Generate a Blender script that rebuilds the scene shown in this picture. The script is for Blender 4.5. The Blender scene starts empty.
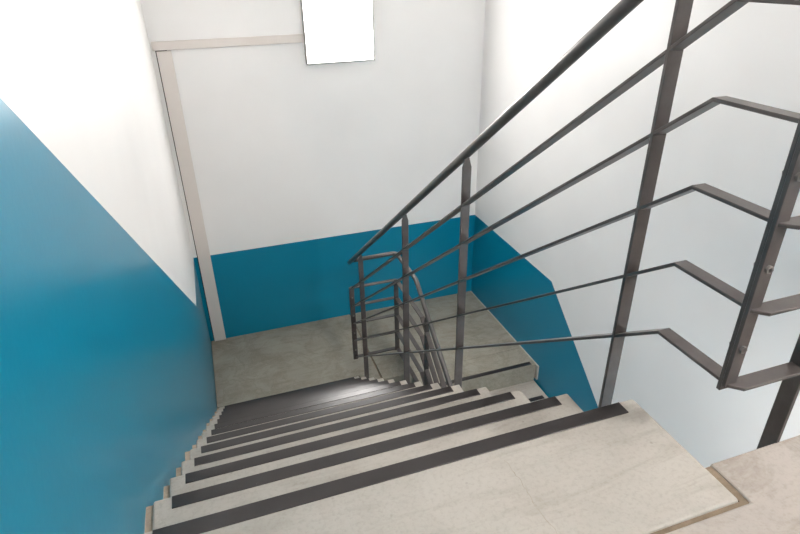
import bpy, bmesh, math, random
from mathutils import Vector, Matrix
random.seed(4)
scn = bpy.context.scene
COL = scn.collection

# ------------------------------------------------------------------ dimensions (metres)
RISE, GO, NSTEP = 0.185, 0.2534, 12
ZLOW = -RISE * NSTEP            # lower landing level
ZBASE = 2 * ZLOW                # floor at the bottom of the well
WR, YF, YB = 2.745, 4.04, -1.95 # right wall, far wall, back wall
WL = -0.014                     # left wall face
ZC = 3.15                       # ceiling
XF1 = (0.004, 1.1933)           # upper flight
XF2 = (1.652, 2.733)            # lower flight
XS1 = (0.0505, 1.1494)          # strips of the upper flight
NOSE2 = 2.66                    # first nosing of the lower flight
XR1, XR2 = 1.229, 1.617         # railing planes
YT, YLOW = -0.215, 3.22         # turning points of the railings
WELL_EDGE = -0.235

# ------------------------------------------------------------------ materials
def new_mat(name):
    m = bpy.data.materials.new(name); m.use_nodes = True
    nt = m.node_tree; b = nt.nodes['Principled BSDF']
    return m, nt, b

def mix_rgb(nt, fac, a, b_, blend='MIX'):
    n = nt.nodes.new('ShaderNodeMix'); n.data_type = 'RGBA'; n.blend_type = blend
    for s, v in ((n.inputs[0], fac), (n.inputs[6], a), (n.inputs[7], b_)):
        if hasattr(v, 'links') or hasattr(v, 'is_linked'):
            nt.links.new(v, s)
        else:
            s.default_value = v
    return n.outputs[2]

def noise(nt, scale, detail=4, rough=0.55, vec=None, dist=0.0):
    n = nt.nodes.new('ShaderNodeTexNoise')
    n.inputs['Scale'].default_value = scale; n.inputs['Detail'].default_value = detail
    n.inputs['Roughness'].default_value = rough; n.inputs['Distortion'].default_value = dist
    if vec is not None: nt.links.new(vec, n.inputs['Vector'])
    return n.outputs[0]

def ramp(nt, fac, stops):
    n = nt.nodes.new('ShaderNodeValToRGB')
    el = n.color_ramp.elements
    while len(el) < len(stops): el.new(0.5)
    for e, (p, c) in zip(el, stops):
        e.position = p; e.color = c if len(c) == 4 else (*c, 1)
    nt.links.new(fac, n.inputs[0])
    return n.outputs[0]

def geo_pos(nt):
    return nt.nodes.new('ShaderNodeNewGeometry').outputs['Position']

def bump(nt, b, h, strength, dist=0.01):
    n = nt.nodes.new('ShaderNodeBump')
    n.inputs['Strength'].default_value = strength; n.inputs['Distance'].default_value = dist
    nt.links.new(h, n.inputs['Height']); nt.links.new(n.outputs[0], b.inputs['Normal'])

def paint(name, col, rough, spec=0.5, bscale=60, bstr=0.05):
    m, nt, b = new_mat(name)
    p = geo_pos(nt)
    n1 = noise(nt, 1.3, 3, 0.5, p)
    c = ramp(nt, n1, [(0.3, tuple(v * 0.97 for v in col)), (0.7, tuple(min(1, v * 1.03) for v in col))])
    nt.links.new(c, b.inputs['Base Color'])
    b.inputs['Roughness'].default_value = rough
    b.inputs['Specular IOR Level'].default_value = spec
    bump(nt, b, noise(nt, bscale, 3, 0.5, p), bstr, 0.004)
    return m

def concrete(name, light, dark, scale=1.0, rough=0.62, pits=True, spec=0.35, veins=0.0):
    m, nt, b = new_mat(name)
    p = geo_pos(nt)
    big = noise(nt, 2.2 * scale, 5, 0.62, p, 0.6)
    fine = noise(nt, 95 * scale, 5, 0.7, p)
    streak_map = nt.nodes.new('ShaderNodeMapping')
    streak_map.inputs['Scale'].default_value = (1.6, 9.0, 3.0)
    nt.links.new(p, streak_map.inputs['Vector'])
    streak = noise(nt, 2.5 * scale, 4, 0.6, streak_map.outputs[0], 0.8)
    c0 = ramp(nt, big, [(0.30, dark), (0.62, light)])
    c1 = ramp(nt, fine, [(0.30, (0.86, 0.85, 0.83)), (0.52, (1, 1, 1))])
    c2 = ramp(nt, streak, [(0.30, (0.86, 0.85, 0.83)), (0.5, (1, 1, 1))])
    c = mix_rgb(nt, 1.0, c0, c1, 'MULTIPLY')
    c = mix_rgb(nt, 1.0, c, c2, 'MULTIPLY')
    if pits:
        v = nt.nodes.new('ShaderNodeTexVoronoi'); v.inputs['Scale'].default_value = 16 * scale
        v.inputs['Randomness'].default_value = 1.0
        nt.links.new(p, v.inputs['Vector'])
        spots = ramp(nt, v.outputs['Distance'], [(0.03, (0.55, 0.52, 0.48)), (0.075, (1, 1, 1))])
        c = mix_rgb(nt, 0.5, c, spots, 'MULTIPLY')
    if veins:
        vn = noise(nt, 3.2 * scale, 6, 0.7, p, 1.4)
        vr = ramp(nt, vn, [(0.44, (1, 1, 1)), (0.485, (0.62, 0.57, 0.53)), (0.50, (0.72, 0.68, 0.64)), (0.56, (1, 1, 1))])
        c = mix_rgb(nt, veins, c, vr, 'MULTIPLY')
    nt.links.new(c, b.inputs['Base Color'])
    b.inputs['Roughness'].default_value = rough
    b.inputs['Specular IOR Level'].default_value = spec
    bump(nt, b, fine, 0.12, 0.004)
    return m

M_WHITE = paint('white_wall_paint', (0.892, 0.881, 0.872), 0.42, 0.4)
M_CEIL = paint('white_ceiling_paint', (0.88, 0.875, 0.865), 0.7)
M_TEAL = paint('teal_wall_paint', (0.0, 0.205, 0.335), 0.30, 0.5)
M_TRIM = paint('beige_trim_paint', (0.74, 0.685, 0.645), 0.5)
M_CONC = concrete('pale_stair_concrete', (0.50, 0.462, 0.415), (0.41, 0.377, 0.335))
M_CONC_LAND = concrete('veined_landing_concrete', (0.48, 0.43, 0.39), (0.37, 0.328, 0.293), 0.8, veins=0.4)
M_CONC_LOW = concrete('grey_landing_concrete', (0.36, 0.335, 0.28), (0.27, 0.25, 0.205), veins=0.35)
M_GAP_SHADE = paint('gap_shade_tone', (0.06, 0.05, 0.045), 0.7)  # dark tone that paints the shadow gap at the beige trim
M_MORTAR = concrete('brown_joint_mortar', (0.27, 0.205, 0.145), (0.15, 0.11, 0.075), 4, 0.9, False)
M_PALE_MORTAR = concrete('tan_joint_mortar', (0.50, 0.40, 0.31), (0.33, 0.26, 0.20), 4, 0.9, False)

def steel(name, a, b_, rough):
    m, nt, b = new_mat(name)
    p = geo_pos(nt)
    c = ramp(nt, noise(nt, 14, 5, 0.6, p), [(0.35, a), (0.65, b_)])
    nt.links.new(c, b.inputs['Base Color'])
    b.inputs['Metallic'].default_value = 0.35
    b.inputs['Roughness'].default_value = rough
    bump(nt, b, noise(nt, 180, 2, 0.5, p), 0.06, 0.002)
    return m
M_STEEL = steel('dark_grey_steel', (0.088, 0.076, 0.073), (0.118, 0.103, 0.099), 0.33)
M_TUBE = steel('dark_grey_tube_steel', (0.105, 0.097, 0.094), (0.135, 0.126, 0.122), 0.36)
M_BOLT = steel('bolt_steel', (0.20, 0.18, 0.17), (0.26, 0.24, 0.23), 0.35)

def strip_mat():
    m, nt, b = new_mat('black_anti_slip')
    p = geo_pos(nt)
    c = ramp(nt, noise(nt, 9, 5, 0.65, p), [(0.35, (0.017, 0.013, 0.013)), (0.7, (0.027, 0.022, 0.022))])
    scuff = ramp(nt, noise(nt, 85, 5, 0.75, p, 0.5), [(0.66, (0, 0, 0)), (0.76, (1, 1, 1))])
    c = mix_rgb(nt, scuff, c, (0.16, 0.15, 0.145, 1))
    nt.links.new(c, b.inputs['Base Color'])
    b.inputs['Roughness'].default_value = 0.30
    b.inputs['Specular IOR Level'].default_value = 0.65
    bump(nt, b, noise(nt, 260, 2, 0.5, p), 0.10, 0.002)
    return m
M_STRIP = strip_mat()

def emit_mat(name, col, strength):
    m, nt, b = new_mat(name)
    b.inputs['Base Color'].default_value = (0.9, 0.9, 0.9, 1)
    b.inputs['Emission Color'].default_value = (*col, 1)
    b.inputs['Emission Strength'].default_value = strength
    return m
M_LAMP = emit_mat('lamp_diffuser_glow', (1.0, 0.97, 0.935), 40.0)
M_FILL_BACK = emit_mat('lamp_diffuser_glow', (1.0, 0.97, 0.935), 104.0)  # glow of the added fill lamp on the back wall
M_FILL_SLAB = emit_mat('lamp_diffuser_glow', (1.0, 0.945, 0.89), 98.0)  # glow of the added fill lamp under the upper landing
M_LAMP_FRAME = paint('lamp_frame_paint', (0.42, 0.41, 0.40), 0.4)

# ------------------------------------------------------------------ mesh helpers
def prism(bm, poly, axis, a, b, mi=0):
    """extrude a 2D polygon along an axis; poly coords are the other two axes in xyz order"""
    def P(u, v, w):
        return {'x': (w, u, v), 'y': (u, w, v), 'z': (u, v, w)}[axis]
    v0 = [bm.verts.new(P(u, v, a)) for u, v in poly]
    v1 = [bm.verts.new(P(u, v, b)) for u, v in poly]
    fs = [bm.faces.new(v0), bm.faces.new(v1)]
    n = len(poly)
    for i in range(n):
        j = (i + 1) % n
        fs.append(bm.faces.new((v0[i], v0[j], v1[j], v1[i])))
    for f in fs: f.material_index = mi
    return fs

def box(bm, x0, x1, y0, y1, z0, z1, mi=0):
    return prism(bm, [(x0, y0), (x1, y0), (x1, y1), (x0, y1)], 'z', z0, z1, mi)

def sweep_bar(bm, pts, w, t):
    """flat bar along pts; width w horizontal, thickness t; mitred at the bends"""
    pts = [Vector(p) for p in pts]
    rings = []
    for i, p in enumerate(pts):
        d0 = (p - pts[i - 1]).normalized() if i else None
        d1 = (pts[i + 1] - p).normalized() if i < len(pts) - 1 else None
        def side(d): return Vector((-d.y, d.x, 0)).normalized()
        if d0 is None: d0 = d1
        if d1 is None: d1 = d0
        s0, s1 = side(d0), side(d1)
        s = (s0 + s1).normalized(); s /= max(0.3, s.dot(s0))
        n0, n1 = d0.cross(s0), d1.cross(s1)
        n = (n0 + n1).normalized(); n /= max(0.3, n.dot(n0))
        rings.append([bm.verts.new(p + s * a * w / 2 + n * b * t / 2) for a, b in ((-1, -1), (1, -1), (1, 1), (-1, 1))])
    for r0, r1 in zip(rings, rings[1:]):
        for i in range(4):
            j = (i + 1) % 4
            bm.faces.new((r0[i], r0[j], r1[j], r1[i]))
    bm.faces.new(rings[0]); bm.faces.new(rings[-1])

def round_path(pts, rad, seg=5):
    pts = [Vector(p) for p in pts]; out = [pts[0]]
    for i in range(1, len(pts) - 1):
        a, p, b = pts[i - 1], pts[i], pts[i + 1]
        r = min(rad, (a - p).length * .45, (b - p).length * .45)
        s, e = p + (a - p).normalized() * r, p + (b - p).normalized() * r
        for k in range(seg + 1):
            t = k / seg
            out.append(s * (1 - t) ** 2 + p * 2 * t * (1 - t) + e * t * t)
    out.append(pts[-1]); return out

def sweep_tube(bm, pts, r, n=16):
    pts = [Vector(p) for p in pts]; rings = []
    prev = None
    for i, p in enumerate(pts):
        d = (pts[min(i + 1, len(pts) - 1)] - pts[max(i - 1, 0)]).normalized()
        if prev is None:
            u = Vector((0, 0, 1)).cross(d).normalized()
        else:
            u = (prev - d * prev.dot(d)).normalized()
        prev = u; v = d.cross(u)
        rings.append([bm.verts.new(p + (u * math.cos(a) + v * math.sin(a)) * r) for a in [2 * math.pi * k / n for k in range(n)]])
    for r0, r1 in zip(rings, rings[1:]):
        for i in range(n):
            j = (i + 1) % n
            f = bm.faces.new((r0[i], r0[j], r1[j], r1[i])); f.smooth = True
    bm.faces.new(rings[0]); bm.faces.new(rings[-1])

def cyl(bm, c, axis, r, h, n=12):
    d = Vector({'x': (1, 0, 0), 'y': (0, 1, 0), 'z': (0, 0, 1)}[axis]); c = Vector(c)
    u = d.orthogonal().normalized(); v = d.cross(u)
    ra = [bm.verts.new(c - d * h / 2 + (u * math.cos(2 * math.pi * k / n) + v * math.sin(2 * math.pi * k / n)) * r) for k in range(n)]
    rb = [bm.verts.new(q.co + d * h) for q in ra]
    bm.faces.new(ra); bm.faces.new(rb)
    for i in range(n):
        j = (i + 1) % n
        f = bm.faces.new((ra[i], ra[j], rb[j], rb[i])); f.smooth = n > 8

def obj(name, bm, mats, parent=None, bevel=0.0, segs=2):
    bmesh.ops.recalc_face_normals(bm, faces=bm.faces[:])
    me = bpy.data.meshes.new(name); bm.to_mesh(me); bm.free()
    for m in (mats if isinstance(mats, (list, tuple)) else [mats]): me.materials.append(m)
    o = bpy.data.objects.new(name, me); COL.objects.link(o)
    if bevel:
        b = o.modifiers.new('bevel', 'BEVEL'); b.width = bevel; b.segments = segs
        b.limit_method = 'ANGLE'; b.angle_limit = math.radians(40)
    if parent is not None: 
        o.parent = parent
        o.matrix_parent_inverse = Matrix.Translation(-world_loc(parent))
    return o

def world_loc(o):
    l = Vector(o.location)
    p = o.parent
    if p is not None and o.matrix_parent_inverse is not None:
        l = l + o.matrix_parent_inverse.translation + world_loc(p)
    return l

def struct(o):
    o['kind'] = 'structure'; return o

def thing(name, label, cat, loc, group=None):
    o = bpy.data.objects.new(name, None); COL.objects.link(o)
    o.empty_display_size = 0.1; o.location = loc
    o['label'] = label; o['category'] = cat
    if group: o['group'] = group
    return o

# ------------------------------------------------------------------ walls, ceiling, floors
TH = 0.15
ZT = ZLOW + 0.901               # top of the teal band at the lower landing
ZK = 0.905                      # top of the teal band at the upper landing

def painted_wall(name, axis, a, b, border, lo, hi, z0, z1):
    """border = polyline (u,z) where teal ends; teal below, white above"""
    bm = bmesh.new()
    teal = [(lo, z0)] + border + [(hi, z0)]
    white = [(lo, z1)] + border + [(hi, z1)]
    prism(bm, teal, axis, a, b, 0); prism(bm, white, axis, a, b, 1)
    return struct(obj(name, bm, [M_TEAL, M_WHITE]))

painted_wall('wall_left', 'x', WL - TH, WL,
             [(YB, 0.938), (0.0, 0.938), (3.2, -1.335), (YF, -1.318)], YB, YF, ZBASE, ZC)
painted_wall('wall_right', 'x', WR, WR + TH,
             [(YB, -3.335), (0.297, -3.335), (2.595, -1.340), (YF, ZT)], YB, YF, ZBASE, ZC)
painted_wall('wall_far', 'y', YF, YF + TH, [(WL - TH, ZT), (WR + TH, ZT)], WL - TH, WR + TH, ZBASE, ZC)
painted_wall('wall_back', 'y', YB - TH, YB, [(WL - TH, ZK), (WR + TH, ZK)], WL - TH, WR + TH, ZBASE, ZC)
bm = bmesh.new(); box(bm, WL - TH, WR + TH, YB - TH, YF + TH, ZC, ZC + .2)
struct(obj('ceiling', bm, M_CEIL))

# upper landing, cut out around the tongue of the flight
bm = bmesh.new()
GAP = 0.006
prism(bm, [(WL, YB), (WR, YB), (WR, WELL_EDGE), (1.2105, WELL_EDGE), (1.2105, -0.333 - GAP - .004), (WL, -0.333 - GAP - .004)],
      'z', -0.24, -0.001)
struct(obj('floor', bm, M_CONC_LAND, bevel=0.005))
# brown mortar in the joint between flight and landing
bm = bmesh.new()
prism(bm, [(XF1[0], -0.333), (XF1[1], -0.333), (XF1[1], WELL_EDGE - .004), (1.2105, WELL_EDGE - .004),
           (1.2105, -0.333 - GAP - .004), (XF1[0], -0.333 - GAP - .004)], 'z', -0.2, -0.005)
struct(obj('trim_3', bm, M_MORTAR))

# lower landing: two slabs with a joint in the middle of the well
bm = bmesh.new()
Y12 = NSTEP * GO
prism(bm, [(WL + .004, Y12 + .001), (1.2, Y12 + .001), (1.2, 2.92), (1.366, 2.92), (1.366, YF), (WL + .004, YF)], 'z', ZLOW - .2, ZLOW)
prism(bm, [(1.379, 2.92), (WR - .014, 2.92), (WR - .014, YF), (1.379, YF)], 'z', ZLOW - .2, ZLOW)
struct(obj('floor', bm, M_CONC_LOW, bevel=0.004))
bm = bmesh.new()
box(bm, 1.366, 1.379, 2.925, YF, ZLOW - .19, ZLOW - .012)
struct(obj('trim_5', bm, M_MORTAR))
bm = bmesh.new()
box(bm, WR - .014, WR, 2.62, YF, ZLOW - .15, ZLOW - .002)
struct(obj('trim_6', bm, M_CONC))
bm = bmesh.new(); box(bm, WL, WR, YB, YF, ZBASE - .2, ZBASE)
struct(obj('floor', bm, M_CONC_LOW))

# beige trim on the far wall: upright in the corner and a level run to the lamp
bm = bmesh.new(); box(bm, 0.024, 0.130, YF - .022, YF, ZLOW, 0.418)
struct(obj('trim_1', bm, M_TRIM, bevel=.002))
bm = bmesh.new(); box(bm, 0.017, 0.0235, YF - .004, YF, ZLOW, 0.421); box(bm, 0.0235, 0.10, YF - .004, YF, 0.418, 0.424)  # dark strips standing in for the shadow gap beside and above the upright
struct(obj('gap_shade_strip', bm, M_GAP_SHADE))
bm = bmesh.new(); box(bm, 0.0, 1.14, YF - .022, YF, 0.424, 0.486)
struct(obj('trim_2', bm, M_TRIM, bevel=.002))

# ------------------------------------------------------------------ lamps: one on the far wall, two added out of view for fill
def wall_lamp(x0, x1, z0, z1, y, sgn, label, mat):
    """sgn = direction the lamp faces along y"""
    t = thing('wall_lamp', label, 'lamp', ((x0 + x1) / 2, y, z0), 'square wall lamps of the landings')
    d = 0.055 * sgn; e = .010
    bm = bmesh.new()
    for a in ((x0, x1, z0, z0 + e), (x0, x1, z1 - e, z1), (x0, x0 + e, z0 + e, z1 - e), (x1 - e, x1, z0 + e, z1 - e)):
        box(bm, a[0], a[1], min(y, y + d), max(y, y + d), a[2], a[3])
    obj('frame', bm, M_LAMP_FRAME, t, .0015)
    bm = bmesh.new()
    ya, yb = sorted((y + d * .15, y + d * .93))
    box(bm, x0 + e, x1 - e, ya, yb, z0 + e, z1 - e)
    obj('diffuser', bm, mat, t)
    return t
wall_lamp(1.142, 1.716, 0.258, 0.832, YF, -1, 'bright square lamp on the far white wall above the lower landing', M_LAMP)
wall_lamp(1.95, 2.524, 2.02, 2.594, YB, 1, 'added unseen fill lamp high on the back wall above the upper landing', M_FILL_BACK)  # added out of view to brighten the walls and steps
t = thing('fill_lamp', 'added unseen fill lamp under the slab of the upper landing', 'lamp', (1.95, -.9, -.24))  # added out of view to lift the lower flight and right wall
bm = bmesh.new()
for a in ((1.66, 2.24, -1.19, -1.18), (1.66, 2.24, -.62, -.61), (1.66, 1.67, -1.18, -.62), (2.23, 2.24, -1.18, -.62)):
    box(bm, *a, -.295, -.24)
obj('frame', bm, M_LAMP_FRAME, t, .0015)
bm = bmesh.new(); box(bm, 1.67, 2.23, -1.18, -.62, -.292, -.25)
obj('diffuser', bm, M_FILL_SLAB, t)

# ------------------------------------------------------------------ stair flights
WAIST = 0.26
def soffit(s):            # height below the nosing line, s = distance along the going
    return -RISE / GO * s - WAIST

ORD = ['topmost', 'second', 'third', 'fourth', 'fifth', 'sixth', 'seventh', 'eighth', 'ninth', 'tenth', 'eleventh', 'twelfth', 'lowest']
def flight(name, label, xr, xs, y0, z0, sgn, tongue, last_flush, nstrips, strip_w):
    t = thing(name, label, 'stairs', ((xr[0] + xr[1]) / 2, y0, z0 - NSTEP * RISE))
    def Y(s): return y0 + sgn * s
    for k in range(0, NSTEP + 1):
        s0, s1 = (k - 1) * GO, k * GO
        if k == 0: s0 = -tongue
        top = z0 - k * RISE
        b0 = z0 + soffit(s0); b1 = z0 + soffit(s1)
        if k == 0: b0 = b1 = z0 - .24
        if k == 1: b0 = min(b0, z0 - .24 - .07)
        lim = z0 - NSTEP * RISE - .2
        b0, b1 = max(b0, lim), max(b1, lim)
        if not last_flush and k == NSTEP: continue
        if not last_flush: b0, b1 = max(b0, z0 - NSTEP * RISE), max(b1, z0 - NSTEP * RISE)
        bm = bmesh.new()
        prism(bm, [(Y(s0), top), (Y(s1), top), (Y(s1), b1), (Y(s0), b0)], 'x', xr[0], xr[1])
        if k == 0:
            nm = 'top_slab'
        else:
            nm = 'step'
        st = obj(nm, bm, M_CONC if (sgn > 0 or k > 0) else M_CONC_LOW, t, .006 if (sgn > 0 or k > 0) else .004)
        if k < nstrips:
            bm = bmesh.new()
            j = random.uniform(-.002, .002)
            w = strip_w
            a, b = sorted((Y(s1 - .003), Y(s1 - .003 - w)))
            box(bm, xs[0] + j, xs[1] + j, a, b, top - .001, top + .0025)
            obj('nosing_strip', bm, M_STRIP, st, .0008, 1)
    return t

up = flight('stair_flight', 'pale concrete flight with black nosing strips going down along the blue left wall', XF1, XS1, 0.0, 0.0, 1, 0.333, True, 13, .0385)
flight('stair_flight', 'concrete flight beyond the railing dropping from the lower landing along the right wall', XF2, (1.69, 2.695), NOSE2, ZLOW, -1, 2.919 - NOSE2, False, 12, .042)

# hairline crack in the slab at the head of the flight
def crack(pts, parent, w=.0016):
    bm = bmesh.new()
    P = []
    for (a, b) in zip(pts, pts[1:]):
        for i in range(8):
            u = i / 8
            P.append(Vector((a[0] * (1 - u) + b[0] * u + random.uniform(-.0025, .0025), a[1] * (1 - u) + b[1] * u, 0)))
    P.append(Vector((*pts[-1], 0)))
    L, R_ = [], []
    for i, p in enumerate(P):
        d = (P[min(i + 1, len(P) - 1)] - P[max(i - 1, 0)]).normalized(); s = Vector((-d.y, d.x, 0)) * w * random.uniform(.25, .7)
        L.append(p + s); R_.append(p - s)
    va = [[bm.verts.new((q.x, q.y, z)) for q in S] for z in (-.002, .0003) for S in (L, R_)]
    for i in range(len(P) - 1):
        bm.faces.new((va[2][i], va[2][i + 1], va[3][i + 1], va[3][i]))
        bm.faces.new((va[0][i], va[0][i + 1], va[2][i + 1], va[2][i]))
        bm.faces.new((va[1][i], va[1][i + 1], va[3][i + 1], va[3][i]))
    return obj('crack', bm, M_CRACK, parent)
M_CRACK = concrete('crack_shade', (0.46, 0.41, 0.35), (0.36, 0.32, 0.27), 4, .9, False)
slab = [c for c in up.children if c.name.startswith('top_slab')][0]
crack([(0.791, -.075), (0.794, -.138), (0.790, -.203), (0.802, -.30)], slab)

# mortar between the left wall and the flight, stepping down with it
bm = bmesh.new()
for k in range(1, NSTEP + 1):
    jy = random.uniform(.004, .02)
    box(bm, WL, XF1[0], (k - 1) * GO, k * GO - jy, -k * RISE - .16, -k * RISE - random.uniform(.004, .012))
struct(obj('trim_4', bm, M_PALE_MORTAR))

# ------------------------------------------------------------------ railings
BW, BT = 0.036, 0.008
PW, PT = 0.037, 0.010
S = RISE / GO * .998
Z0 = [0.920, 0.744, 0.566, 0.386, 0.204]       # bars above the upper landing
HZ0, HS = 1.105, 0.709                         # handrail

def add_bolts(parent, c, zs, axis, ln):
    for z in zs:
        bm = bmesh.new()
        p = [c[0], c[1], z]
        cyl(bm, p, axis, .0045, ln + .012, 10)
        q = list(p); i = 'xyz'.index(axis)
        q[i] = p[i] - ln / 2 - .003; cyl(bm, q, axis, .0085, .006, 6)
        q[i] = p[i] + ln / 2 + .003; cyl(bm, q, axis, .0085, .006, 6)
        obj('bolt', bm, M_BOLT, parent, 0)

def post_poly(w, z0, z1):
    return [(-w / 2, z0), (w / 2, z0), (w / 2, z1 - .045), (.006, z1), (-.006, z1), (-w / 2, z1 - .045)]

def post_along_x(parent, x, y, z0, z1, foot_x=None, foot_zs=()):
    bm = bmesh.new()
    prism(bm, [(x + u, v) for u, v in post_poly(PW, z0, z1)], 'y', y - PT / 2, y + PT / 2)
    p = obj('post', bm, M_STEEL, parent, .001, 1)
    for z in foot_zs:
        bm = bmesh.new()
        e = x - PW / 2 if foot_x < x else x + PW / 2
        cyl(bm, ((foot_x + e) / 2, y, z), 'x', .012, abs(foot_x - e) + .001)
        obj('wall_fixing', bm, M_STEEL, p)
    return p

rail = thing('stair_railing', 'dark steel railing of five flat bars running down the near flight', 'railing', (XR1, 1.5, ZLOW))
# handrail of the near flight
bm = bmesh.new()
hz = lambda y: HZ0 - HS * y
sweep_tube(bm, round_path([(XR1, YT, HZ0), (XR1, 0.0, HZ0), (XR1, 3.285, hz(3.285))], .05), .0178)
obj('handrail', bm, M_TUBE, rail)
KY = -0.012
def bar_z(i, y): return Z0[i] - S * (y - KY)
for i in range(5):
    bm = bmesh.new()
    sweep_bar(bm, [(XR1, YT + .012, Z0[i]), (XR1, KY, Z0[i]), (XR1 , YLOW - .016, bar_z(i, YLOW - .016))], BW, BT)
    obj('rail_bar', bm, M_STEEL, rail, .0012, 1)
for y in (0.128, 1.102, 1.856, 2.90):
    k = math.floor(y / GO) + 1
    zt = -k * RISE
    if y > 2.8: zt = ZLOW
    post_along_x(rail, XR1, y, zt - .17, hz(y) - .012, XF1[1], (zt - .07, zt - .13))
mids = lambda z: [(a + b) / 2 for a, b in zip(z, z[1:])]
bm = bmesh.new(); box(bm, XR1 - .025, XR1 + .006, YT + .006, YT + .015, Z0[4] - .018, HZ0 - .012)
pl = obj('corner_plate', bm, M_STEEL, rail, .001, 1)
add_bolts(pl, (XR1 - .010, YT + .006), mids(Z0), 'y', .018)
ZL_ = [bar_z(i, YLOW) for i in range(5)]
bm = bmesh.new(); box(bm, XR1 - .034, XR1 + .006, YLOW - .016, YLOW - .007, ZL_[4] - .012, ZL_[0] + .012)
pl = obj('corner_plate', bm, M_STEEL, rail, .001, 1)
add_bolts(pl, (XR1 - .012, YLOW - .007), mids(ZL_), 'y', .018)

# railing closing the edge of the upper landing towards the right wall
lr = thing('landing_railing', 'dark steel railing along the open edge of the upper landing at right', 'railing', (2.0, YT, 0))
bm = bmesh.new(); sweep_tube(bm, [(XR1 + .019, YT, HZ0), (WR - .03, YT, HZ0)], .0178)
obj('handrail', bm, M_TUBE, lr)
YX = YT - .004
for i in range(5):
    bm = bmesh.new()
    x0 = XR1 - .018
    y0, y1 = YX - .022, YX + .014
    prism(bm, [(x0 - .002, y1), (x0 - .002, y0 + .022), (x0 + .022, y0), (WR - .03, y0), (WR - .03, y1)], 'z', Z0[i] - BT / 2, Z0[i] + BT / 2)
    obj('rail_bar', bm, M_STEEL, lr, .0012, 1)
bm = bmesh.new(); box(bm, XR1 - .025, XR1 + .006, YT - .003, YT + .006, Z0[4] - .004, HZ0 - .012)
pl = obj('corner_plate', bm, M_STEEL, lr, .001, 1)
for x in (1.405, 2.52):
    bm = bmesh.new()
    prism(bm, [(YX + u, v) for u, v in post_poly(PW, -.19, HZ0 - .012)], 'x', x - PT / 2, x + PT / 2)
    p = obj('post', bm, M_STEEL, lr, .001, 1)
    for z in (-.07, -.14):
        bm = bmesh.new(); cyl(bm, (x, WELL_EDGE - .001 + .002, z), 'y', .011, .006)
        obj('wall_fixing', bm, M_STEEL, p)

# railing of the lower flight, turning across the well
r2 = thing('stair_railing', 'railing behind the near one turning across the stairwell and descending along the lower flight', 'railing', (XR2, 1.5, ZLOW))
HL = -1.172
HK = 2.74
S2 = S * .98
bm = bmesh.new()
path = round_path([(XR1 + .018, YLOW, HL - .004), (XR2, YLOW, HL), (XR2, HK, HL), (XR2, -0.1, HL - S2 * (HK + 0.1))], .05)
sweep_tube(bm, path, .0178)
obj('handrail', bm, M_TUBE, r2)
BK = 2.60
for i in range(5):
    bm = bmesh.new()
    sweep_bar(bm, [(XR1 - .016, YLOW + .008, ZL_[i]), (XR2, YLOW + .008, ZL_[i])], BW, BT)
    obj('rail_bar', bm, M_STEEL, r2, .0012, 1)
    bm = bmesh.new()
    sweep_bar(bm, [(XR2, YLOW + .008 - BW/2 , ZL_[i]), (XR2, BK, ZL_[i]), (XR2, 0.0, ZL_[i] - S * BK)], BW, BT)
    obj('rail_bar', bm, M_STEEL, r2, .0012, 1)
bm = bmesh.new(); box(bm, XR1 - .034, XR1 + .006, YLOW - .007, YLOW + .002, ZL_[4] - .012, ZL_[0] + .012)
obj('corner_plate', bm, M_STEEL, r2, .001, 1)
bm = bmesh.new(); box(bm, XR2 - .026, XR2 + .014, YLOW - .010, YLOW + .000, ZL_[4] - .012, ZL_[0] + .012)
obj('corner_plate', bm, M_STEEL, r2, .001, 1)
for y in (2.50, 1.72, 0.94, 0.2):
    k = math.floor((NOSE2 - y) / GO) + 1
    zt = ZLOW - k * RISE
    ht = HL - S2 * (HK - y)
    post_along_x(r2, XR2, y, zt - .1, ht - .012, XF2[0], (zt - .04, zt - .085))

# ------------------------------------------------------------------ camera
F_PX = 575.01
yaw, pitch, roll = 0.3223, -0.4887, -0.0171
fw = Vector((math.sin(yaw) * math.cos(pitch), math.cos(yaw) * math.cos(pitch), math.sin(pitch)))
rt = Vector((math.cos(yaw), -math.sin(yaw), 0)); upv = rt.cross(fw)
c, s = math.cos(roll), math.sin(roll)
r_ = rt * c + upv * s; u_ = -rt * s + upv * c
cam = bpy.data.cameras.new('camera'); cam.sensor_width = 36; cam.lens = F_PX / 800 * 36; cam.clip_start = .02
co = bpy.data.objects.new('camera', cam); COL.objects.link(co)
mw = Matrix((r_, u_, -fw)).transposed().to_4x4(); mw.translation = Vector((0.2804, -0.8853, 0.988))
co.matrix_world = mw
scn.camera = co

# ------------------------------------------------------------------ world and view
w = bpy.data.worlds.new('world'); scn.world = w; w.use_nodes = True
w.node_tree.nodes['Background'].inputs[0].default_value = (0.02, 0.02, 0.02, 1)
scn.view_settings.view_transform = 'Standard'
scn.view_settings.look = 'None'
scn.view_settings.gamma = 1.0
scn.view_settings.use_curve_mapping = False
scn.view_settings.exposure = 0.0
